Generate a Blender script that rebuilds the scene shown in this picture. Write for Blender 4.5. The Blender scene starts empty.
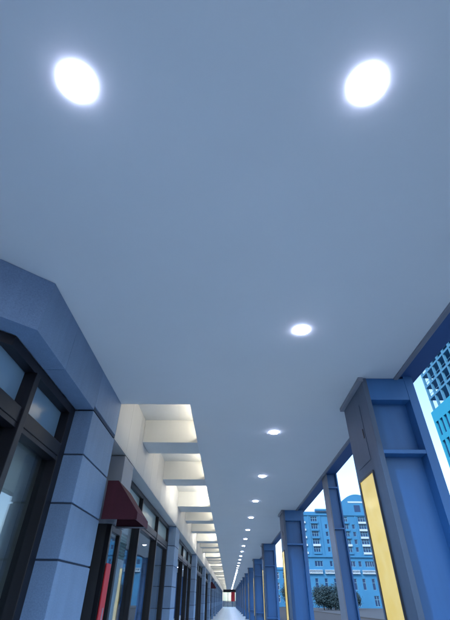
import bpy, bmesh, math, random
from mathutils import Vector, Matrix
random.seed(7)
R = math.radians
scene = bpy.context.scene
C = scene.collection
PI = math.pi
BAY = 9.5            # module of the arcade (columns, pillars, recesses)
CZ = 4.0             # ceiling height
END = 139.0          # far end of the arcade

# ------------------------------------------------------------------ materials
def new_mat(name):
    m = bpy.data.materials.new(name); m.use_nodes = True
    nt = m.node_tree
    return m, nt, nt.nodes['Principled BSDF']

def mat(name, col, rough=0.6, metal=0.0, spec=0.5, noise=0.0, scale=8.0, bump=0.0, bscale=60.0,
        island=0.0, speck=0.0, streak=0.0, coat=0.0):
    """Procedural surface: base colour broken up by soft noise, specks, streaks and per-piece tone."""
    m, nt, b = new_mat(name)
    N, L = nt.nodes, nt.links
    b.inputs['Roughness'].default_value = rough
    b.inputs['Metallic'].default_value = metal
    b.inputs['Specular IOR Level'].default_value = spec
    b.inputs['Coat Weight'].default_value = coat
    tc = N.new('ShaderNodeTexCoord')
    fac = None
    def add(sock, amount):
        nonlocal fac
        mr = N.new('ShaderNodeMapRange')
        mr.inputs['From Min'].default_value = 0.0; mr.inputs['From Max'].default_value = 1.0
        mr.inputs['To Min'].default_value = 1 - amount; mr.inputs['To Max'].default_value = 1 + amount
        L.new(sock, mr.inputs['Value'])
        if fac is None: fac = mr.outputs[0]
        else:
            mu = N.new('ShaderNodeMath'); mu.operation = 'MULTIPLY'
            L.new(fac, mu.inputs[0]); L.new(mr.outputs[0], mu.inputs[1]); fac = mu.outputs[0]
    if noise:
        n = N.new('ShaderNodeTexNoise'); n.inputs['Scale'].default_value = scale
        n.inputs['Detail'].default_value = 6; n.inputs['Roughness'].default_value = 0.6
        L.new(tc.outputs['Object'], n.inputs['Vector']); add(n.outputs['Fac'], noise)
    if speck:
        n = N.new('ShaderNodeTexNoise'); n.inputs['Scale'].default_value = 75
        n.inputs['Detail'].default_value = 3; n.inputs['Roughness'].default_value = 0.75
        L.new(tc.outputs['Object'], n.inputs['Vector']); add(n.outputs['Fac'], speck)
    if streak:
        mp = N.new('ShaderNodeMapping'); mp.inputs['Scale'].default_value = (9, 9, 0.6)
        n = N.new('ShaderNodeTexNoise'); n.inputs['Scale'].default_value = 1.5; n.inputs['Detail'].default_value = 5
        L.new(tc.outputs['Object'], mp.inputs[0]); L.new(mp.outputs[0], n.inputs['Vector']); add(n.outputs['Fac'], streak)
    if island:
        g = N.new('ShaderNodeNewGeometry'); add(g.outputs['Random Per Island'], island)
    if fac is not None:
        mx = N.new('ShaderNodeMix'); mx.data_type = 'RGBA'; mx.blend_type = 'MULTIPLY'
        mx.inputs['Factor'].default_value = 1.0; mx.inputs[6].default_value = (*col, 1)
        L.new(fac, mx.inputs[7]); L.new(mx.outputs[2], b.inputs['Base Color'])
    else:
        b.inputs['Base Color'].default_value = (*col, 1)
    if bump:
        n = N.new('ShaderNodeTexNoise'); n.inputs['Scale'].default_value = bscale; n.inputs['Detail'].default_value = 4
        L.new(tc.outputs['Object'], n.inputs['Vector'])
        bp = N.new('ShaderNodeBump'); bp.inputs['Strength'].default_value = bump; bp.inputs['Distance'].default_value = 0.01
        L.new(n.outputs['Fac'], bp.inputs['Height']); L.new(bp.outputs[0], b.inputs['Normal'])
    return m

def emit(name, col, strength, base=(0.8, 0.8, 0.8)):
    m, nt, b = new_mat(name)
    b.inputs['Base Color'].default_value = (*base, 1)
    b.inputs['Emission Color'].default_value = (*col, 1)
    b.inputs['Emission Strength'].default_value = strength
    b.inputs['Roughness'].default_value = 0.4
    return m

def glass(name, tint=(0.86, 0.93, 0.96), trans=0.92):
    """Pane: fresnel reflection over a tinted see-through body, slightly wavy."""
    m = bpy.data.materials.new(name); m.use_nodes = True
    nt = m.node_tree; N, L = nt.nodes, nt.links
    N.clear()
    out = N.new('ShaderNodeOutputMaterial'); tr = N.new('ShaderNodeBsdfTransparent'); gl = N.new('ShaderNodeBsdfGlossy')
    tr.inputs['Color'].default_value = (*[c * trans for c in tint], 1)
    gl.inputs['Roughness'].default_value = 0.015; gl.inputs['Color'].default_value = (0.95, 0.97, 1, 1)
    fr = N.new('ShaderNodeFresnel')
    ge = N.new('ShaderNodeNewGeometry'); ir = N.new('ShaderNodeMapRange')      # same reflectance on both faces of the pane
    ir.inputs['To Min'].default_value = 1.55; ir.inputs['To Max'].default_value = 1/1.55
    L.new(ge.outputs['Backfacing'], ir.inputs['Value']); L.new(ir.outputs[0], fr.inputs['IOR'])
    mx = N.new('ShaderNodeMixShader')
    tc = N.new('ShaderNodeTexCoord'); n = N.new('ShaderNodeTexNoise'); n.inputs['Scale'].default_value = 0.9
    bp = N.new('ShaderNodeBump'); bp.inputs['Strength'].default_value = 0.06; bp.inputs['Distance'].default_value = 0.02
    L.new(tc.outputs['Object'], n.inputs['Vector']); L.new(n.outputs['Fac'], bp.inputs['Height'])
    L.new(bp.outputs[0], gl.inputs['Normal'])
    L.new(fr.outputs[0], mx.inputs[0]); L.new(tr.outputs[0], mx.inputs[1]); L.new(gl.outputs[0], mx.inputs[2])
    L.new(mx.outputs[0], out.inputs['Surface'])
    return m

def paving(name):
    m, nt, b = new_mat(name); N, L = nt.nodes, nt.links
    tc = N.new('ShaderNodeTexCoord'); br = N.new('ShaderNodeTexBrick')
    br.inputs['Color1'].default_value = (0.46, 0.45, 0.44, 1); br.inputs['Color2'].default_value = (0.52, 0.51, 0.49, 1)
    br.inputs['Mortar'].default_value = (0.16, 0.16, 0.16, 1)
    br.inputs['Scale'].default_value = 1.0; br.inputs['Mortar Size'].default_value = 0.006
    br.inputs['Brick Width'].default_value = 0.6; br.inputs['Row Height'].default_value = 0.6; br.offset = 0.0
    L.new(tc.outputs['Object'], br.inputs['Vector'])
    n = N.new('ShaderNodeTexNoise'); n.inputs['Scale'].default_value = 3; n.inputs['Detail'].default_value = 8
    L.new(tc.outputs['Object'], n.inputs['Vector'])
    mx = N.new('ShaderNodeMix'); mx.data_type = 'RGBA'; mx.blend_type = 'OVERLAY'; mx.inputs['Factor'].default_value = 0.35
    L.new(br.outputs['Color'], mx.inputs[6]); L.new(n.outputs['Color'], mx.inputs[7]); L.new(mx.outputs[2], b.inputs['Base Color'])
    b.inputs['Roughness'].default_value = 0.35
    return m

def leaf_mat(name, c1, c2):
    m, nt, b = new_mat(name); N, L = nt.nodes, nt.links
    g = N.new('ShaderNodeNewGeometry'); mx = N.new('ShaderNodeMix'); mx.data_type = 'RGBA'
    mx.inputs[6].default_value = (*c1, 1); mx.inputs[7].default_value = (*c2, 1)
    L.new(g.outputs['Random Per Island'], mx.inputs['Factor']); L.new(mx.outputs[2], b.inputs['Base Color'])
    b.inputs['Roughness'].default_value = 0.7
    return m

def gloss_panel(name, col, strength):
    """Backlit acrylic: emits evenly with a faint printed mottling, polished face."""
    m, nt, b = new_mat(name); N, L = nt.nodes, nt.links
    tc = N.new('ShaderNodeTexCoord'); n = N.new('ShaderNodeTexNoise'); n.inputs['Scale'].default_value = 5; n.inputs['Detail'].default_value = 5
    L.new(tc.outputs['Object'], n.inputs['Vector'])
    rp = N.new('ShaderNodeValToRGB')
    rp.color_ramp.elements[0].position = 0.35; rp.color_ramp.elements[0].color = (col[0]*.92, col[1]*.9, col[2]*.8, 1)
    rp.color_ramp.elements[1].position = 0.72; rp.color_ramp.elements[1].color = (col[0], min(1, col[1]*1.12), min(1, col[2]*2.0), 1)
    L.new(n.outputs['Fac'], rp.inputs[0]); L.new(rp.outputs[0], b.inputs['Emission Color'])
    b.inputs['Emission Strength'].default_value = strength
    b.inputs['Base Color'].default_value = (0.55, 0.42, 0.16, 1); b.inputs['Roughness'].default_value = 0.12
    return m

M = {}
M['plaster'] = mat('white_plaster', (0.66, 0.665, 0.66), 0.75, noise=0.05, scale=0.9, bump=0.05, bscale=25)
M['coffer'] = mat('cream_plaster', (0.60, 0.60, 0.57), 0.75, noise=0.06, scale=1.5, bump=0.06, bscale=30, streak=0.03)
M['fascia'] = mat('pale_panel', (0.44, 0.45, 0.455), 0.6, noise=0.06, scale=2, island=0.06, streak=0.05)
M['granite'] = mat('grey_granite', (0.15, 0.23, 0.355), 0.65, noise=0.14, scale=3.5, speck=0.42, island=0.15, bump=0.2, bscale=70, streak=0.12)
M['header'] = mat('grey_painted_render', (0.27, 0.29, 0.335), 0.7, noise=0.08, scale=3, streak=0.08)  # same plaster as the fascia, darker tone stands in for recess shade
M['joint'] = mat('dark_joint', (0.035, 0.055, 0.095), 0.9)
M['steel'] = mat('grey_steel_paint', (0.095, 0.125, 0.17), 0.6, spec=0.25, noise=0.07, scale=4, bump=0.03, bscale=40, streak=0.07)
M['steel_blue'] = mat('blue_steel_paint', (0.034, 0.135, 0.32), 0.42, noise=0.09, scale=2.5, bump=0.03, bscale=30, streak=0.10)  # same grey paint as steel, blue outside light put into its colour
M['beam'] = mat('beam_paint', (0.03, 0.09, 0.24), 0.5, noise=0.08, scale=3)
M['trim'] = mat('trim_paint', (0.20, 0.21, 0.24), 0.5, noise=0.05)
M['bronze'] = mat('dark_bronze_frame', (0.008, 0.008, 0.012), 0.4, metal=0.0, spec=0.3, noise=0.15, scale=6)
M['glass'] = glass('shop_glass')
M['film'] = mat('frosted_pane_film', (0.15, 0.25, 0.36), 0.16, spec=0.7, noise=0.10, scale=1.2)  # opaque blue tone for the near upper panes
M['film_pale'] = mat('pale_frosted_pane_film', (0.34, 0.44, 0.46), 0.16, spec=0.7, noise=0.10, scale=1.2)  # opaque pale tone for the other upper panes
M['awning'] = mat('maroon_canvas', (0.062, 0.007, 0.016), 0.85, noise=0.18, scale=5, bump=0.35, bscale=14, streak=0.2)
M['room'] = mat('beige_room_paint', (0.42, 0.39, 0.35), 0.8, noise=0.04)
M['white_beige'] = mat('beige_laminate', (0.80, 0.74, 0.64), 0.6, noise=0.05)
M['dark'] = mat('dark_panel', (0.03, 0.03, 0.033), 0.5, noise=0.1)
M['red'] = mat('red_vinyl', (0.48, 0.012, 0.02), 0.5, noise=0.05)
M['white'] = mat('white_paint', (0.78, 0.78, 0.76), 0.5, noise=0.05)
M['green'] = mat('green_slats', (0.20, 0.42, 0.36), 0.3, noise=0.1)
M['asphalt'] = mat('asphalt', (0.05, 0.05, 0.052), 0.85, noise=0.25, scale=1.3, bump=0.2, bscale=80)
M['paving'] = paving('stone_paving')
M['dark_paving'] = mat('dark_street_paving', (0.07, 0.08, 0.09), 0.8, noise=0.15, scale=0.5)
M['kerb'] = mat('kerb_stone', (0.30, 0.30, 0.29), 0.8, noise=0.1)
M['facade'] = mat('blue_grey_stone', (0.025, 0.165, 0.34), 0.8, noise=0.22, scale=0.25, streak=0.05)
M['window_frame'] = mat('pale_blue_window_frame', (0.12, 0.30, 0.44), 0.6)
M['facade_pale'] = mat('pale_trim_stone', (0.36, 0.48, 0.58), 0.7, noise=0.06, scale=0.4)
M['tower'] = mat('tower_concrete', (0.008, 0.26, 0.42), 0.7, noise=0.08, scale=0.3)
M['tower_frame'] = mat('tower_frame_paint', (0.05, 0.20, 0.34), 0.6, noise=0.08, scale=0.3)
M['tower_core'] = mat('tower_core_cladding', (0.012, 0.07, 0.19), 0.35, noise=0.12, scale=0.2)
M['far_glass'] = mat('far_window_glass', (0.006, 0.028, 0.085), 0.25, spec=0.35, island=0.6)
M['bark'] = mat('bark', (0.07, 0.055, 0.045), 0.9, noise=0.3, scale=12)
M['leaf'] = leaf_mat('leaves', (0.012, 0.032, 0.045), (0.03, 0.075, 0.09))
M['lamp'] = emit('lamp_diffuser', (0.66, 0.70, 1.0), 75.0)
M['lamp_rim'] = emit('lamp_rim_glass', (0.66, 0.70, 1.0), 30.0)  # trim ring made to glow, widening the disc like bloom
M['cove'] = emit('cove_tube', (1.0, 0.91, 0.77), 9.0)
M['cove_bright'] = emit('cove_tube_bright', (1.0, 0.93, 0.82), 24.0)
M['yellow'] = gloss_panel('yellow_backlit_acrylic', (1.0, 0.72, 0.16), 0.20)

# ------------------------------------------------------------------ helpers
class MB:
    def __init__(self): self.bm = bmesh.new()
    def box(self, x0, x1, y0, y1, z0, z1, bev=0.0):
        bm = self.bm
        v = [bm.verts.new((x, y, z)) for x in (x0, x1) for y in (y0, y1) for z in (z0, z1)]
        fs = [bm.faces.new([v[i] for i in q]) for q in
              ((0, 1, 3, 2), (4, 6, 7, 5), (0, 4, 5, 1), (2, 3, 7, 6), (0, 2, 6, 4), (1, 5, 7, 3))]
        if bev:
            es = list({e for f in fs for e in f.edges})
            bmesh.ops.bevel(bm, geom=es, offset=bev, segments=2, affect='EDGES', profile=0.6)
        return self
    def prism(self, poly, a0, a1, axis='z'):
        """Extrude a closed polygon along an axis. poly in (x,y) for z, (x,z) for y, (y,z) for x."""
        bm = self.bm
        def p(u, v, a):
            return (u, v, a) if axis == 'z' else (u, a, v) if axis == 'y' else (a, u, v)
        lo = [bm.verts.new(p(u, v, a0)) for u, v in poly]; hi = [bm.verts.new(p(u, v, a1)) for u, v in poly]
        n = len(poly)
        bm.faces.new(lo); bm.faces.new(list(reversed(hi)))
        for i in range(n):
            j = (i + 1) % n; bm.faces.new((lo[i], hi[i], hi[j], lo[j]))
        return self
    def lathe(self, prof, seg=32, cx=0, cy=0):
        bm = self.bm; rings = []
        for r, z in prof:
            if r < 1e-6: rings.append([bm.verts.new((cx, cy, z))])
            else: rings.append([bm.verts.new((cx + r*math.cos(2*PI*k/seg), cy + r*math.sin(2*PI*k/seg), z)) for k in range(seg)])
        for a, b in zip(rings, rings[1:]):
            for k in range(seg):
                k2 = (k + 1) % seg
                if len(a) == 1: bm.faces.new((a[0], b[k2], b[k]))
                elif len(b) == 1: bm.faces.new((a[k], a[k2], b[0]))
                else: bm.faces.new((a[k], a[k2], b[k2], b[k]))
        return self
    def tube(self, p, q, r0, r1=None, seg=10):
        bm = self.bm; p = Vector(p); q = Vector(q); r1 = r0 if r1 is None else r1
        rot = (q - p).to_track_quat('Z', 'Y')
        A = [bm.verts.new(p + rot @ Vector((r0*math.cos(2*PI*k/seg), r0*math.sin(2*PI*k/seg), 0))) for k in range(seg)]
        B = [bm.verts.new(q + rot @ Vector((r1*math.cos(2*PI*k/seg), r1*math.sin(2*PI*k/seg), 0))) for k in range(seg)]
        for k in range(seg): bm.faces.new((A[k], A[(k+1) % seg], B[(k+1) % seg], B[k]))
        bm.faces.new(list(reversed(A))); bm.faces.new(B)
        return self
    def build(self, name, m, parent=None, smooth=False):
        bm = self.bm
        bmesh.ops.recalc_face_normals(bm, faces=bm.faces[:])
        me = bpy.data.meshes.new(name); bm.to_mesh(me); bm.free()
        if smooth:
            for p in me.polygons: p.use_smooth = True
        me.materials.append(m)
        o = bpy.data.objects.new(name, me); C.objects.link(o)
        if parent is not None: o.parent = parent
        return o

def tag(o, label=None, cat=None, group=None, kind=None):
    if label: o['label'] = label
    if cat: o['category'] = cat
    if group: o['group'] = group
    o['kind'] = kind or 'thing'
    return o
def thing(name, label, cat, loc=(0, 0, 0), group=None):
    o = bpy.data.objects.new(name, None); C.objects.link(o); o.location = loc
    o.empty_display_size = 0.2
    return tag(o, label, cat, group)
def structure(o): o['kind'] = 'structure'; return o
def copy_tree(o, parent=None):
    c = o.copy(); C.objects.link(c)
    if parent is not None: c.parent = parent
    for ch in list(o.children): copy_tree(ch, c)
    return c
ORD = ['nearest', 'second', 'third', 'fourth', 'fifth', 'sixth', 'seventh', 'eighth', 'ninth', 'tenth', 'eleventh',
       'twelfth', 'thirteenth', 'fourteenth', 'fifteenth', 'sixteenth', 'seventeenth', 'eighteenth', 'nineteenth', 'twentieth']

def wall_grid(mb, u0, u1, z0, z1, holes, a0, a1, axis):
    """Thick wall with real openings. holes: (u0,u1,z0,z1). axis 'y': wall spans x; axis 'x': wall spans y."""
    us = sorted({u0, u1, *[h[0] for h in holes], *[h[1] for h in holes]})
    for ua, ub in zip(us, us[1:]):
        um = (ua + ub) / 2
        zs = sorted([(h[2], h[3]) for h in holes if h[0] < um < h[1]])
        z = z0
        for a, b in zs + [(z1, z1)]:
            if a > z + 1e-4:
                if axis == 'y': mb.box(ua, ub, a0, a1, z, a)
                else: mb.box(a0, a1, ua, ub, z, a)
            z = b

# ------------------------------------------------------------------ ground
structure(MB().box(-700, 700, -300, 1200, -0.6, -0.15).build('ground', M['asphalt']))
structure(MB().box(-9, 3.5, -12, END + 6, -0.149, 0.0).build('pavement', M['paving']))
structure(MB().box(3.503, 3.70, -12, END + 6, -0.149, 0.005, 0.02).build('kerb', M['kerb']))
structure(MB().box(18.0, 75, -12, 260, -0.149, -0.01).build('far_pavement', M['dark_paving']))

# ------------------------------------------------------------------ ceiling, roof, edge
L0 = -0.62; LW = -1.70
ceil = MB().prism([(-5.5, -8), (2.25, -8), (2.25, END), (L0, END), (L0, 5.64), (-5.5, 5.64)], CZ, CZ + 0.10, 'z')
structure(ceil.build('ceiling', M['plaster']))
structure(MB().box(-8.2, 2.60, -8, END + 0.5, 4.95, 5.15).build('roof', M['plaster']))
tag(MB().box(2.252, 2.31, -8, END, CZ - 0.022, CZ + 0.06, 0.006).build('edge_trim', M['trim']),
    'grey metal trim running along the right edge of the ceiling', 'trim')
eb = thing('edge_beam', 'dark blue steel edge beam running above the row of columns', 'beam', (2.46, 0, CZ))
MB().box(-0.148, 0.15, -8, END, 0.03, 0.06).build('lower_flange', M['beam'], eb)
MB().box(-0.02, 0.02, -8, END, 0.06, 0.93).build('beam_web', M['beam'], eb)
MB().box(0.10, 0.149, -8, END, 0.062, 1.14).build('outer_cladding', M['beam'], eb)

# ------------------------------------------------------------------ downlights
LAMP_W = 22.5
def make_downlight(r, m):
    """Frosted lens with a glowing rim standing a little proud of the ceiling, and its lamp."""
    t = thing('downlight', 'x', 'downlight')
    MB().lathe([(r*0.96, 0.0), (r*1.10, 0.0), (r*1.10, -0.006), (r*1.06, -0.012), (r*0.97, -0.013), (r*0.96, -0.004), (r*0.96, 0.0)], 48).build('lens_rim', M['lamp_rim'], t, True)
    prof = [(r*0.955, -0.004), (r*0.955, -0.010)] + [(r*0.955*math.cos(a), -0.010 - 0.010*math.sin(a)) for a in [PI/2*k/7 for k in range(1, 7)]] + [(0, -0.0202)]
    MB().lathe(prof, 48).build('diffuser', m, t, True)
    ld = bpy.data.lights.new('downlight_lamp', 'AREA'); ld.shape = 'DISK'; ld.size = r*1.9; ld.energy = LAMP_W*(1.1 if r > 0.08 else 1.0)
    ld.color = (0.39, 0.63, 1.0); ld.spread = R(125)
    lo = bpy.data.objects.new('lamp', ld); C.objects.link(lo); lo.parent = t; lo.location = (0, 0, -0.024)
    return t
big = make_downlight(0.085, M['lamp'])
big.location = (0.815, 0.95, CZ - 0.001)
tag(big, 'large bright round downlight at the top right of the ceiling', 'downlight', 'round downlights in the ceiling')
b2 = copy_tree(big); b2.location = (-0.91, 0.93, CZ - 0.001)
tag(b2, 'large bright round downlight at the top left of the ceiling', 'downlight', 'round downlights in the ceiling')
small = make_downlight(0.070, M['lamp'])
ys = [3.55, 6.86, 9.97, 12.96, 15.94]
while ys[-1] < END - 6: ys.append(ys[-1] + 3.12)
for i, y in enumerate(ys):
    o = small if i == 0 else copy_tree(small)
    o.location = (0.815, y, CZ - 0.001)
    lab = ('round downlight midway up the ceiling, nearest of the receding single row' if i == 0 else
           '%s round downlight along the receding single row in the ceiling' % ORD[i] if i < 14 else
           'tiny far downlight merging into the bright line at the end of the row')
    tag(o, lab, 'downlight', 'round downlights in the ceiling' if i < 14 else 'tiny far downlights at the end of the row')

# ------------------------------------------------------------------ lit recesses and cross beams
openings = []
k = 0
while True:
    s = 5.64 + 9.3 * k
    done = False
    for a, b in ((0, 1.83), (2.56, 4.72), (5.42, 8.28)):
        if s + b > END - 3: done = True; break
        openings.append((s + a, s + b))
    if done: break
    k += 1
RT = 4.44
for i, (a, b) in enumerate(openings):
    far = i >= 14
    t = thing('light_recess', ('tiny far lit ceiling recess towards the end of the arcade' if far else
              '%s cream ceiling recess with hidden lamp, counting from the camera' % ORD[i]),
              'ceiling recess', ((LW + L0)/2, (a + b)/2, CZ), 'tiny far lit ceiling recesses' if far else 'lit recesses along the left of the ceiling')
    hx = (L0 - LW)/2; hy = (b - a)/2; xr = hx + 0.27
    MB().box(-hx + 0.002, xr, -hy - 0.05, hy + 0.05, RT - CZ, RT - CZ + 0.03).build('top_panel', M['coffer'], t)
    MB().box(xr + 0.001, xr + 0.03, -hy - 0.05, hy + 0.05, 0.102, RT - CZ + 0.03).build('side_panel', M['coffer'], t)
    if i == 0:
        MB().box(-hx + 0.002, xr - 0.001, -hy - 0.05, -hy - 0.002, 0.102, RT - CZ - 0.001).build('end_panel', M['coffer'], t)
    MB().tube((hx + 0.13, -hy + 0.06, 0.16), (hx + 0.13, hy - 0.06, 0.16), 0.022).build('cove_lamp', M['cove_bright' if i % 3 == 2 else 'cove'], t, True)
    # beam after this recess
    nb = openings[i + 1][0] if i + 1 < len(openings) else END - 0.5
    w = nb - b - 0.004
    poly = [(LW + 0.002, CZ), (L0 - 0.002, CZ), (L0 - 0.002, CZ + 0.102), (L0 + 0.265, CZ + 0.102), (L0 + 0.265, RT - 0.001), (LW + 0.002, RT - 0.001)]
    o = MB().prism([(x, z - CZ) for x, z in poly], -w/2, w/2, 'y').build('cross_beam', M['coffer'])
    o.location = (0, b + 0.002 + w/2, CZ)
    tag(o, ('tiny far cross beam among the lit recesses at the end' if far else
            '%s plastered cross beam between lit ceiling recesses, counting from the camera' % ORD[i]), 'beam',
        'tiny far cross beams' if far else 'cross beams between the lit recesses')

# ------------------------------------------------------------------ left facade: fascias
SZ = 3.45   # underside of the fascia
nf = thing('granite_fascia', 'speckled grey granite fascia with chamfered corner at the upper left', 'fascia', (LW, 2.75, SZ))
def nfp(poly): return [(x - LW, y - 2.75) for x, y in poly]
cd = Vector((-0.40, -0.36)).normalized()
P0 = Vector((LW, 2.75)); P1 = P0 + cd*1.6; I0 = Vector((-1.925, 2.84)); I1 = I0 + cd*1.6
# fascia panels (upper face), 5 mm open joints
m_ = MB()
m_.prism(nfp([tuple(P0), tuple(P1), (P1.x - 0.08, P1.y + 0.09), (-1.82, 2.80), (-1.82, 3.477), (LW, 3.477)]), 0.052, CZ - SZ - 0.003)
m_.prism(nfp([(LW, 3.483), (-1.82, 3.483), (-1.82, 4.547), (LW, 4.547)]), 0.052, CZ - SZ - 0.003)
m_.prism(nfp([(LW, 4.553), (-1.82, 4.553), (-1.82, 5.612), (LW, 5.612)]), 0.052, CZ - SZ - 0.003)
m_.build('fascia_panel', M['granite'], nf)
# lower course: the return that forms the soffit, a little soft-edged
m_ = MB()
m_.prism(nfp([tuple(P0), tuple(P1), tuple(I1), tuple(I0), (-1.925, 3.477), (LW, 3.477)]), 0.0, 0.051)
m_.prism(nfp([(LW, 3.483), (-1.925, 3.483), (-1.925, 4.525), (LW, 4.525)]), 0.0, 0.051)
m_.build('soffit_panel', M['granite'], nf)
m_ = MB()
m_.prism(nfp([(-1.84, 2.9), (-1.822, 2.9), (-1.822, 5.61), (-1.84, 5.61)]), 0.053, CZ - SZ - 0.004)
m_.box(-0.215, -0.012, 1.777, 2.868, 0.012, 0.050)
m_.build('joint_backing', M['joint'], nf)

pf = thing('pale_fascia', 'pale plaster fascia receding above the shopfronts under the lit recesses', 'fascia', (LW, 5.62, SZ))
m_ = MB(); y = 0.0
while y < END - 5.7:
    w = 0.78 if y < 20 else 2.4
    m_.box(-0.12, 0, y + 0.003, y + w - 0.003, 0.02, RT - SZ + 0.02); y += w
m_.build('fascia_panel', M['fascia'], pf)
MB().box(-0.14, -0.121, 0, END - 5.7, 0.0, 1.1).build('joint_backing', M['joint'], pf)
MB().box(-0.40, -0.001, 0.0, END - 5.7, -0.001, 0.018).build('soffit_panel', M['fascia'], pf)

# ------------------------------------------------------------------ stone pillars
def make_pillar():
    t = thing('stone_pillar', 'x', 'pillar')
    hy = 0.545
    m1 = MB(); z = SZ - 0.014
    core = MB().box(-0.40, -0.018, -hy + 0.018, hy - 0.018, 0, SZ - 0.002)
    heights = [0.515] + [0.49]*5 + [0.47]
    for h in heights:
        z0 = max(z - h, 0.0)
        m1.box(-0.42, 0, -hy, hy, z0, z, 0.008); z = z0 - 0.018
        if z < 0.05: break
    m1.build('stone_blocks', M['granite'], t); core.build('mortar_core', M['joint'], t)
    return t
pil = make_pillar()
k = 0
while 4.53 + BAY*k < END - 6:
    o = pil if k == 0 else copy_tree(pil)
    o.location = (LW - (0.004 if k else 0.0), 4.53 + 0.545 + BAY*k, 0)
    tag(o, ('large grey granite block pillar in the left foreground' if k == 0 else
            '%s granite block pillar along the shopfronts, counting from the camera' % ORD[k] if k < 8 else
            'tiny far granite pillar at the end of the shopfronts'), 'pillar',
        'granite pillars along the shopfronts' if k < 8 else 'tiny far granite pillars')
    k += 1
NP = k

# ------------------------------------------------------------------ shop windows
FX = -1.93
def make_window(y0, y1, mulls, label, group, near=False):
    t = thing('shop_window', label, 'shop window', (FX, y0, 0), group)
    W = y1 - y0; pd = 0.115 if near else 0.075
    m_ = MB()
    if near:    # head and sill follow the chamfered corner
        ch = [(-0.17, W), (0, W), (0, 2.84 - y0), (-0.75, 2.84 - y0 - 0.675), (-0.87, 2.84 - y0 - 0.545), (-0.17, 2.84 - y0 + 0.08)]
        m_.prism(ch, 3.35, SZ - 0.004, 'z'); m_.prism(ch, 0.0, 0.22, 'z')
    else:
        m_.box(-0.17, 0, 0, W, 3.35, SZ - 0.004, 0.006)
        m_.box(-0.17, 0.02, 0, W, 0.0, 0.22, 0.006)
        m_.box(-0.17, 0.001, 0, 0.08, 0.22, 3.35, 0.006)
    m_.box(-0.17, 0.001, W - 0.15, W, 0.22, 3.35, 0.006)
    m_.build('frame', M['bronze'], t)
    ys0 = 2.72 - y0 if near else 0.08
    tr = MB(); tr.box(-0.17, 0.0 if near else 0.012, (2.85 - y0) if near else 0.08, W - 0.15, 2.85, 2.985, 0.006)
    tr.box(-0.15, -0.003, (2.87 - y0) if near else 0.08, W - 0.15, 2.80, 2.845, 0.004); tr.build('transom', M['bronze'], t)
    if near:
        q = MB(); q.prism([(-0.12, 2.73 - y0), (-0.80, 2.73 - y0 - 0.61), (-0.87, 2.73 - y0 - 0.53), (-0.17, 2.73 - y0 + 0.08)], 0.22, 3.35, 'z')
        q.build('corner_panel', M['bronze'], t)
    ed = [ys0] + [mm - y0 for mm in mulls] + [W - 0.15]
    for mm in mulls:
        q = MB(); q.box(-0.18, 0.022, mm - y0 - 0.045, mm - y0 + 0.045, 0.22, 3.35, 0.006)
        q.box(-0.13, -0.01, mm - y0 + 0.05, mm - y0 + 0.075, 0.22, 2.80, 0.004)
        q.build('mullion', M['bronze'], t)
    for a, b in zip(ed, ed[1:]):
        MB().box(-pd, -pd + 0.01, a, b, 2.985, 3.35).build('upper_pane', M['film' if near else 'film_pale'], t)
        MB().box(-pd, -pd + 0.01, a, b, 0.22, 2.80).build('lower_pane', M['glass'], t)
    return t
make_window(2.0, 4.53, [3.40], 'dark framed shop window beside the big granite pillar at the left edge', 'dark framed shop windows', True)
k = 0
while 5.62 + BAY*k < END - 12:
    a = 7.10 if k == 0 else 5.62 + BAY*k
    if k == 4: a = 7.10 + BAY*k
    b = 4.53 + BAY*(k + 1)
    y0m = 5.62 + BAY*k
    mul = [v + BAY*k for v in ((9.33, 11.7) if k in (0, 4) else (7.3, 9.33, 11.7))]
    make_window(a, b, mul, ('dark shop window just beyond the maroon awning' if k == 0 else
                'dark shop window between the %s and %s granite pillars' % (ORD[k], ORD[k+1]) if k < 7 else
                'tiny far dark shop window between distant granite pillars'),
                'dark framed shop windows' if k < 7 else 'tiny far shop windows')
    k += 1

# ------------------------------------------------------------------ entrances with awning
def make_entrance(label):
    t = thing('shop_entrance', label, 'entrance', (LW, 5.62, 0))
    # header block above the glazed door; its near side closes the recess
    m_ = MB(); m_.box(-0.9, -0.002, 0.78, 1.46, 2.47, SZ - 0.016, 0.008)
    m_.build('header_block', M['header'], t)
    MB().box(-1.0, -0.93, 0.0, 0.78, 0, SZ - 0.005).build('recess_panel', M['dark'], t)
    MB().box(-0.92, -0.10, 0.785, 0.83, 0.0, 2.465).build('side_panel', M['dark'], t)
    m_ = MB(); m_.box(-0.105, -0.035, 0.78, 0.86, 0.0, 2.462, 0.006); m_.box(-0.105, -0.035, 1.36, 1.47, 0.0, 2.462, 0.006)
    m_.box(-0.105, -0.035, 0.86, 1.36, 2.38, 2.462, 0.006); m_.box(-0.105, -0.035, 0.86, 1.36, 0.0, 0.15, 0.006)
    fr = m_.build('door_frame', M['bronze'], t)
    MB().box(-0.075, -0.065, 0.86, 1.36, 0.15, 2.38).build('door_pane', M['glass'], fr)
    MB().tube((-0.01, 0.93, 0.9), (-0.01, 0.93, 1.5), 0.014).build('door_handle', M['trim'], fr, True)
    return t
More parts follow.
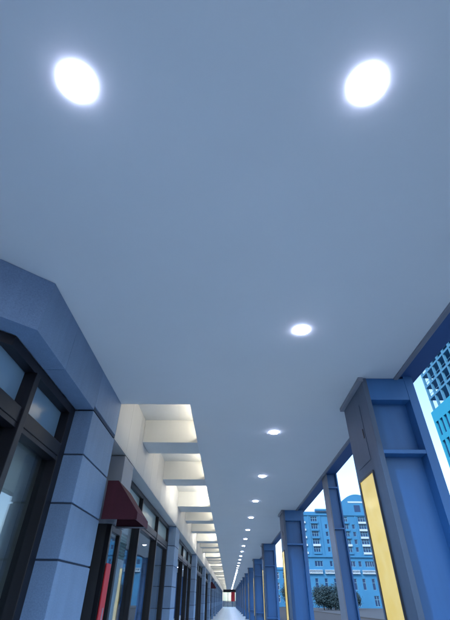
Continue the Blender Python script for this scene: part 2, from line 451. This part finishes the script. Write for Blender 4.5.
def make_awning(label):
    t = thing('awning', label, 'awning', (LW, 5.67, 2.42))
    L = 0.82
    cheek = [(0.006, 0.47), (0.155, 0.47), (0.475, 0.085), (0.475, 0.0), (0.006, 0.0)]
    MB().prism(cheek, 0.0, 0.006, 'y').build('side_cheek', M['awning'], t)
    MB().prism(cheek, L - 0.006, L, 'y').build('side_cheek', M['awning'], t)
    m_ = MB()
    m_.prism([(0.006, 0.472), (0.156, 0.472), (0.478, 0.087), (0.472, 0.083), (0.153, 0.466), (0.006, 0.466)], -0.002, L + 0.002, 'y')
    m_.build('sloped_canvas', M['awning'], t)
    MB().box(0.473, 0.479, -0.002, L + 0.002, -0.006, 0.083).build('valance', M['awning'], t)
    m_ = MB()
    for yy in (0.02, L - 0.02):
        m_.tube((0.01, yy, 0.012), (0.465, yy, 0.012), 0.010); m_.tube((0.01, yy, 0.45), (0.46, yy, 0.075), 0.008)
    m_.tube((0.462, 0.01, 0.012), (0.462, L - 0.01, 0.012), 0.010)
    m_.build('support_bar', M['trim'], t, True)
    return t
ent = make_entrance('glazed shop door in the recess under the maroon awning by the foreground pillar')
e2 = copy_tree(ent); e2.location.y += BAY*4; tag(e2, 'distant glazed shop door under the far maroon awning', 'entrance')
aw = make_awning('maroon canvas awning just behind the foreground granite pillar')
a2 = copy_tree(aw); a2.location.y += BAY*4; tag(a2, 'small distant maroon awning near the far end of the shops', 'awning')

# things behind the door glass
bn = MB().box(-0.008, 0.008, -0.12, 0.12, 0, 1.77).build('red_banner', M['red']); bn.location = (-1.716, 6.52, 0.22)
tag(bn, 'narrow red banner hung against the glass door under the awning', 'banner')
ds = thing('display_stand', 'white display stand with green slats behind the glass past the awning', 'display stand', (-2.14, 8.80, 0))  # board added in place of a reflection glimpsed in the pane
MB().box(-0.02, 0.02, -0.36, 0.36, 0.0, 2.2, 0.004).build('board', M['white'], ds)
m_ = MB()
for q in range(8): m_.box(-0.015, 0.02, -0.36, 0.36, 2.215 + q*0.05, 2.25 + q*0.05)
m_.build('slats', M['green'], ds)
MB().box(-0.03, 0.03, -0.36, 0.36, 2.63, 2.82, 0.004).build('header_board', M['white'], ds)

# ------------------------------------------------------------------ inside of the shops
m_ = MB()
m_.box(-8.0, -6.2, -6, END - 2, 0, 3.7)
for k in range(NP): m_.box(-6.2, -2.13, 4.62 + BAY*k, 5.50 + BAY*k, 0, 3.7)
structure(m_.build('interior_wall', M['room']))
structure(MB().box(-8.0, -2.12, -6, END - 2, 3.72, 3.80).build('interior_ceiling', M['plaster']))
structure(MB().box(-8.2, -8.01, -8, END, 0, 4.95).build('back_wall', M['fascia']))
structure(MB().box(-8.2, -1.72, -8.0, -7.8, 0, 4.94).build('end_wall', M['fascia']))
structure(MB().box(-2.95, -2.702, -7.79, 1.84, 0, CZ - 0.003).build('side_wall', M['granite']))
bp_ = MB().box(-0.05, 0.05, -0.34, 0.33, 0, 3.15, 0.004).build('partition_screen', M['white_beige']); bp_.location = (-2.32, 4.24, 0)  # plain beige board a little behind the pane
tag(bp_, 'beige partition screen standing inside the nearest shop window', 'partition')

# ------------------------------------------------------------------ right side: columns
def make_column():
    t = thing('steel_column', 'x', 'column')
    hy = 0.51; top = CZ - 0.001
    def X(v): return v - 2.15
    MB().box(X(1.875), X(2.385), -hy + 0.17, hy - 0.17, 0.02, top).build('web', M['steel_blue'], t)
    MB().box(X(1.81), X(1.874), -hy, hy, 0.02, top, 0.004).build('inner_flange', M['steel'], t)
    MB().box(X(2.386), X(2.50), -hy, hy, 0.02, CZ + 0.028, 0.004).build('outer_flange', M['steel_blue'], t)
    for s in (-1, 1):
        ya, yb = sorted((s*(hy - 0.004), s*(hy - 0.169)))
        MB().box(X(1.8745), X(2.3855), ya, yb, 3.69, top - 0.002, 0.003).build('head_plate', M['steel_blue'], t)
        MB().box(X(1.8745), X(2.3855), ya, yb, 3.005, 3.05, 0.003).build('stiffener', M['steel_blue'], t)
        MB().box(X(1.8745), X(2.3855), ya, yb, 0.9, 0.945, 0.003).build('stiffener', M['steel_blue'], t)
    MB().box(X(1.755), X(1.822), -hy - 0.03, hy + 0.03, 3.945, CZ - 0.002, 0.004).build('cap_trim', M['trim'], t)
    MB().box(X(1.72), X(2.56), -hy - 0.08, hy + 0.08, 0.0, 0.02).build('base_plate', M['steel'], t)
    ap = MB().box(X(1.803), X(1.8095), -0.20, 0.34, 3.02, 3.74, 0.002).build('access_panel', M['steel'], t)
    MB().box(X(1.793), X(1.803), -0.165, -0.14, 3.30, 3.42, 0.002).build('latch', M['dark'], ap)
    m_ = MB(); y0, y1, z0, z1 = -0.19, 0.38, 0.75, 2.87; f = 0.022
    xa, xb = X(1.790), X(1.8095)
    m_.box(xa, xb, y0 - f, y0, z0 - f, z1 + f); m_.box(xa, xb, y1, y1 + f, z0 - f, z1 + f)
    m_.box(xa, xb, y0, y1, z1, z1 + f); m_.box(xa, xb, y0, y1, z0 - f, z0)
    lp = m_.build('light_panel', M['dark'], t)
    MB().box(X(1.800), X(1.809), y0 + 0.001, y1 - 0.001, z0 + 0.001, z1 - 0.001).build('yellow_diffuser', M['yellow'], lp)
    return t
col = make_column()
k = 0
while 4.72 + BAY*k < END - 3:
    o = col if k == 0 else copy_tree(col)
    o.location = (2.15, 4.72 + 0.51 + (9.68*k if k < 4 else BAY*k + 0.7), 0)
    tag(o, ('big grey and blue steel column at the right with yellow lit panel' if k == 0 else
            '%s big flanged steel column along the right, counting from the camera' % ORD[k] if k < 9 else
            'tiny far steel column at the end of the right row'), 'column',
        'big steel columns along the right' if k < 9 else 'tiny far steel columns')
    k += 1
NC = k
def make_post():
    t = thing('steel_post', 'x', 'post')
    def X(v): return v - 2.47
    hy = 0.24; top = CZ + 0.027
    MB().box(X(2.336), X(2.362), -hy, hy, 0.02, top, 0.003).build('inner_flange', M['trim'], t)
    MB().box(X(2.575), X(2.605), -hy, hy, 0.02, top, 0.003).build('outer_flange', M['steel_blue'], t)
    MB().box(X(2.3625), X(2.5745), -hy + 0.09, hy - 0.09, 0.02, top).build('web', M['steel_blue'], t)
    for s in (-1, 1):
        for z in (3.70, 2.86, 1.2):
            ya, yb = sorted((s*(hy - 0.003), s*(hy - 0.089)))
            MB().box(X(2.3625), X(2.5745), ya, yb, z, z + 0.03).build('stiffener', M['steel_blue'], t)
    MB().box(X(2.30), X(2.65), -hy - 0.05, hy + 0.05, 0.0, 0.02).build('base_plate', M['steel'], t)
    return t
post = make_post()
for k in range(7):
    o = post if k == 0 else copy_tree(post)
    o.location = (2.47, 10.02 + 9.68*k, 0)
    tag(o, ('slim blue steel post between the two nearest big columns' if k == 0 else
            'slim steel post midway between the %s and %s big columns' % (ORD[k], ORD[k+1])), 'post', 'slim steel posts between the big columns')

# ------------------------------------------------------------------ far end of the arcade
ew = thing('end_screen', 'blue glazed screen under a dark header closing the far end', 'screen', (0, END, 0))
m_ = MB(); m_.box(-1.7, 2.3, 0.02, 0.3, 3.35, 4.0); m_.build('header', M['dark'], ew)
m_ = MB()
for x in (-1.65, -0.4, 0.85, 2.1): m_.box(x, x + 0.12, 0.05, 0.2, 0, 3.35)
m_.build('frame', M['beam'], ew)
MB().box(-1.53, 2.1, 0.10, 0.12, 0.0, 3.349).build('pane', M['glass'], ew)
rb = MB().box(-0.55, 0.55, -0.02, 0.02, 0, 2.1, 0.005).build('hanging_sign', M['red']); rb.location = (1.15, END - 2.0, 1.3)
tag(rb, 'small red sign hanging at the far end of the arcade', 'sign')

# ------------------------------------------------------------------ buildings across the street
def add_windows(t, holes, a, axis, m_frame, mullions=True, rails=()):
    for hi, (u0, u1, z0, z1) in enumerate(holes):
        f = MB(); w = 0.10
        def bx(mb, ua, ub, za, zb, d0, d1):
            if axis == 'y': mb.box(ua, ub, a + d0, a + d1, za, zb)
            else: mb.box(a + d0, a + d1, ua, ub, za, zb)
        bx(f, u0 + .01, u0 + w, z0 + .01, z1 - .01, .18, .28); bx(f, u1 - w, u1 - .01, z0 + .01, z1 - .01, .18, .28)
        bx(f, u0 + w, u1 - w, z1 - w, z1 - .01, .18, .28); bx(f, u0 + w, u1 - w, z0 + .01, z0 + w, .18, .28)
        n = max(1, round((u1 - u0)/0.75))
        for q in range(1, n):
            uu = u0 + (u1 - u0)*q/n; bx(f, uu - .06, uu + .06, z0 + w, z1 - w, .18, .28)
        if z1 - z0 > 1.5: bx(f, u0 + w, u1 - w, z0 + (z1 - z0)*0.62, z0 + (z1 - z0)*0.62 + .1, .20, .27)
        fo = f.build('window', m_frame, t)
        g = MB(); bx(g, u0 + .02, u1 - .02, z0 + .02, z1 - .02, .30, .34); g.build('pane', M['far_glass'], fo)

YB = 150.0
def main_building():
    t = thing('apartment_building', 'blue apartment building with arched gable across the street', 'building', (0, YB, 0))
    holes = []
    floors = [14.3, 16.5, 18.7, 20.9, 23.1]
    # triple bays and single windows between them
    bays = [(28.3, 30.5), (38.9, 41.1), (44.7, 47.2), (51.5, 53.7)]
    singles = [(33.0, 33.9), (35.3, 36.2), (42.3, 43.3), (49.2, 50.1), (56.0, 56.9), (25.4, 26.2)]
    for f in floors:
        for b in bays: holes.append((b[0], b[1], f, f + 1.55))
        for s in singles:
            if f < 23: holes.append((s[0], s[1], f + .1, f + 1.45))
    for b in bays: holes.append((b[0] - .2, b[1] + .2, 10.4, 11.9))
    for s in singles: holes.append((s[0], s[1], 10.4, 11.9))
    for x in (27.6, 30.6, 33.6, 36.6, 39.8, 42.6, 45.6, 49, 52, 55): holes.append((x, x + 1.0, 4.4, 7.3))
    for x in (27.4, 33.2, 39.5, 45.4, 51.8): holes.append((x, x + 1.5, 0.4, 3.0))
    m_ = MB(); wall_grid(m_, 24.2, 60, -0.1, 25.6, holes, 0, 0.5, 'y')
    m_.box(24.2, 60, 0.9, 14, -0.1, 25.6)
    # arched gable
    xa, xb, zb = 38.0, 53.0, 25.601
    arc = [(xa, zb)] + [(xa + (xb - xa)*q/20, zb + 1.6 + 4.6*math.sin(PI*q/20)**0.8) for q in range(21)] + [(xb, zb)]
    m_.prism(arc, 0.0, 2.5, 'y')
    m_.box(24.6, 37.8, 2.5, 12, 25.6, 26.6)
    m_.build('wall', M['facade'], t)
    add_windows(t, holes, 0, 'y', M['window_frame'])
    m_ = MB(); m_.box(23.9, 60.3, -0.5, 0.0, 12.9, 13.4); m_.box(23.9, 60.3, -0.35, 0, 25.0, 25.55); m_.box(30.5, 37.8, 0.6, 2.4, 26.6, 27.2)
    m_.build('cornice', M['facade'], t)
    m_ = MB()
    for x0 in range(25, 60, 6):
        m_.box(x0, x0 + 5.2, -0.75, -0.1, 9.35, 9.5); m_.box(x0, x0 + 5.2, -0.75, -0.1, 8.5, 8.7)
        for q in range(12): m_.box(x0 + .1 + q*.44, x0 + .28 + q*.44, -0.6, -0.3, 8.7, 9.35)
    m_.build('balustrade', M['facade_pale'], t)
    for b in bays + singles[-1:]:
        for f in floors:
            m_ = MB(); m_.box(b[0] - .15, b[1] + .15, -0.45, -0.02, f - 0.55, f - 0.4)
            m_.box(b[0] - .15, b[1] + .15, -0.45, -0.40, f - 0.4, f + 0.05)
            m_.build('balcony', M['facade_pale' if (b[0] > 40 or b[0] < 26 or f in floors[1:2]) else 'facade'], t)
    for x in (24.3, 27.2, 31.2, 34.4, 37.6, 43.6, 48.3, 54.6, 59.2):
        MB().box(x, x + 0.5, -0.18, -0.003, 13.45, 24.95).build('pilaster', M['facade'], t)
    m_ = MB(); m_.box(42.2, 48.6, -0.12, -0.02, 29.0, 29.5); m_.build('white_band', M['facade_pale'], t)
    m_ = MB(); m_.box(44.1, 46.2, -0.05, -0.01, 26.2, 28.3); m_.build('dark_window', M['far_glass'], t)
    return t
main_building()

lb = thing('low_building', 'low distant blue building beside the far steel columns', 'building', (0, 165, 0))
hl = [(x, x + 1.2, z, z + 1.9) for x in (11.5, 14, 16.5, 19, 21.5) for z in (1.2, 4.6, 7.6)]
m_ = MB(); wall_grid(m_, 9, 24.0, -0.1, 11.0, hl, 0, 0.5, 'y'); m_.box(9, 24.0, 0.9, 12, -0.1, 11.0); m_.box(8.7, 24.1, -0.3, -0.002, 10.2, 10.7)
m_.build('wall', M['facade'], lb); add_windows(lb, hl, 0, 'y', M['facade_pale'])

# tower with an open concrete frame above a clad block
tw = thing('tower_building', 'tall cyan tower with open concrete frame floors at the right edge', 'building', (40, 0, 0))
ht = []
for z in (6, 10, 14, 18, 22, 26):
    for y in range(0, 12): ht.append((52.7 + y*1.66, 53.75 + y*1.66, z + 0.2, z + (3.3 if z < 26 else 2.9)))
m_ = MB(); wall_grid(m_, 52.0, 72.6, -0.1, 31.0, ht, 0, 0.5, 'x'); m_.box(0.9, 13, 52, 72.6, -0.1, 31.0); m_.box(0.5, 0.9, 72.2, 72.6, -0.1, 31)
m_.build('wall', M['tower'], tw)
for (y0, y1, z0, z1) in ht:
    MB().box(0.3, 0.34, y0 + .02, y1 - .02, z0 + .02, z1 - .02).build('pane', M['far_glass'], tw)
m_ = MB()
for y in (71.85, 69.5, 67.1, 64.7, 62.3, 59.9, 57.5, 55.6):
    for x in (0.4, 6.0): m_.box(x, x + 0.4, y, y + 0.4, 31.0, 52)
for q in range(1, 9):
    z = 31.0 + 2.45*q
    m_.box(0.38, 6.42, 55.5, 72.27, z, z + 0.38)
    m_.box(0.5, 0.56, 55.6, 72.2, z + 0.95, z + 1.02)
m_.build('frame', M['tower_frame'], tw)
m_ = MB(); m_.box(6.7, 13, 52, 70.0, 31.0, 52); m_.box(2.2, 6.5, 52, 68.2, 31, 52)
m_.build('core', M['tower_core'], tw)

# ------------------------------------------------------------------ street trees
def make_tree(name, h, rad, n, seed, label, loc):
    rnd = random.Random(seed)
    t = thing(name, label, 'tree', loc, 'street trees across the road')
    tr = MB(); tr.tube((0, 0, 0), (0.05, 0, h*0.4), 0.14, 0.09)
    tips = []
    for q in range(9):
        a = q*2*PI/4.5 + rnd.random(); e = Vector((math.cos(a)*rad*.6, math.sin(a)*rad*.6, h*(0.16 + .62*rnd.random())))
        tr.tube((0.05, 0, h*(0.10 + .04*q)), e, 0.06, 0.02, 6); tips.append(e)
    tr.build('trunk', M['bark'], t)
    bm = MB(); b = bm.bm
    centres = [e + Vector((rnd.uniform(-.3, .3), rnd.uniform(-.3, .3), rnd.uniform(-.1, .5))) for e in tips for _ in range(3)] + [Vector((0, 0, h*.85))]
    for _ in range(n):
        c = rnd.choice(centres); d = Vector((rnd.gauss(0, 1), rnd.gauss(0, 1), rnd.gauss(0, .8)))
        p = c + d*rad*0.27; s = rnd.uniform(.09, .2)
        u = Vector((rnd.gauss(0, 1), rnd.gauss(0, 1), rnd.gauss(0, 1))).normalized(); w = u.orthogonal().normalized()
        b.faces.new([b.verts.new(p + u*s), b.verts.new(p + w*s*.6), b.verts.new(p - u*s), b.verts.new(p - w*s*.6)])
    bm.build('crown', M['leaf'], t)
    return t
TREES = [(21.9, 112, 4.3, 1.9, 'dark bushy street tree hugging the right side of the second big column'),
         (24.3, 111, 4.6, 2.0, 'dark bushy street tree in the middle of the gap left of the slim post'),
         (26.9, 112, 4.4, 2.0, 'dark bushy street tree just left of the slim post'),
         (32.6, 126, 3.4, 1.6, 'small dark tree low between the slim post and the nearest big column'),
         (15.0, 116, 4.5, 1.9, 'dark bushy street tree far off beside the third big column')]
for i, (x, y, h, r, lab) in enumerate(TREES): make_tree('street_tree', h, r, 7000, 20 + i, lab, (x, y, -0.02))

# ------------------------------------------------------------------ sky, sun, camera
SUN_EL, SUN_AZ = R(38), R(215)
w = bpy.data.worlds.new('World'); scene.world = w; w.use_nodes = True
nt = w.node_tree; bg = nt.nodes['Background']
sky = nt.nodes.new('ShaderNodeTexSky'); sky.sky_type = 'NISHITA'; sky.sun_disc = False
sky.sun_elevation = SUN_EL; sky.sun_rotation = SUN_AZ; sky.ozone_density = 3.0; sky.air_density = 1.0; sky.dust_density = 1.0
nt.links.new(sky.outputs[0], bg.inputs['Color']); bg.inputs['Strength'].default_value = 0.15
sl = bpy.data.lights.new('sun', 'SUN'); sl.energy = 1.0; sl.angle = R(14); sl.color = (1.0, 0.96, 0.9)
so = bpy.data.objects.new('sun', sl); C.objects.link(so)
d = Vector((math.sin(SUN_AZ)*math.cos(SUN_EL), math.cos(SUN_AZ)*math.cos(SUN_EL), math.sin(SUN_EL)))
so.rotation_euler = d.to_track_quat('Z', 'Y').to_euler(); so.location = d*60

cam = bpy.data.cameras.new('camera'); co = bpy.data.objects.new('camera', cam); C.objects.link(co)
cam.sensor_fit = 'VERTICAL'; cam.sensor_height = 24.0; cam.lens = 375.5/620*24.0
cam.shift_y = -10/620; cam.clip_start = 0.05; cam.clip_end = 3000
Rm = Matrix(((0.99992358, -0.0019479, 0.01220791), (0.00832222, -0.62416617, -0.78124729), (0.00914156, 0.78128919, -0.62410226)))
co.matrix_world = Matrix.Translation((0, 0, 1.6)) @ Rm.to_4x4()
scene.camera = co

vs = scene.view_settings
scene.display_settings.display_device = 'sRGB'
vs.view_transform = 'Standard'; vs.look = 'None'; vs.gamma = 1.0; vs.use_curve_mapping = False
vs.exposure = 1.5
scene.render.engine = 'CYCLES'
cy = scene.cycles
cy.use_denoising = True; cy.max_bounces = 10; cy.diffuse_bounces = 6; cy.glossy_bounces = 5; cy.transparent_max_bounces = 12
cy.sample_clamp_indirect = 6.0
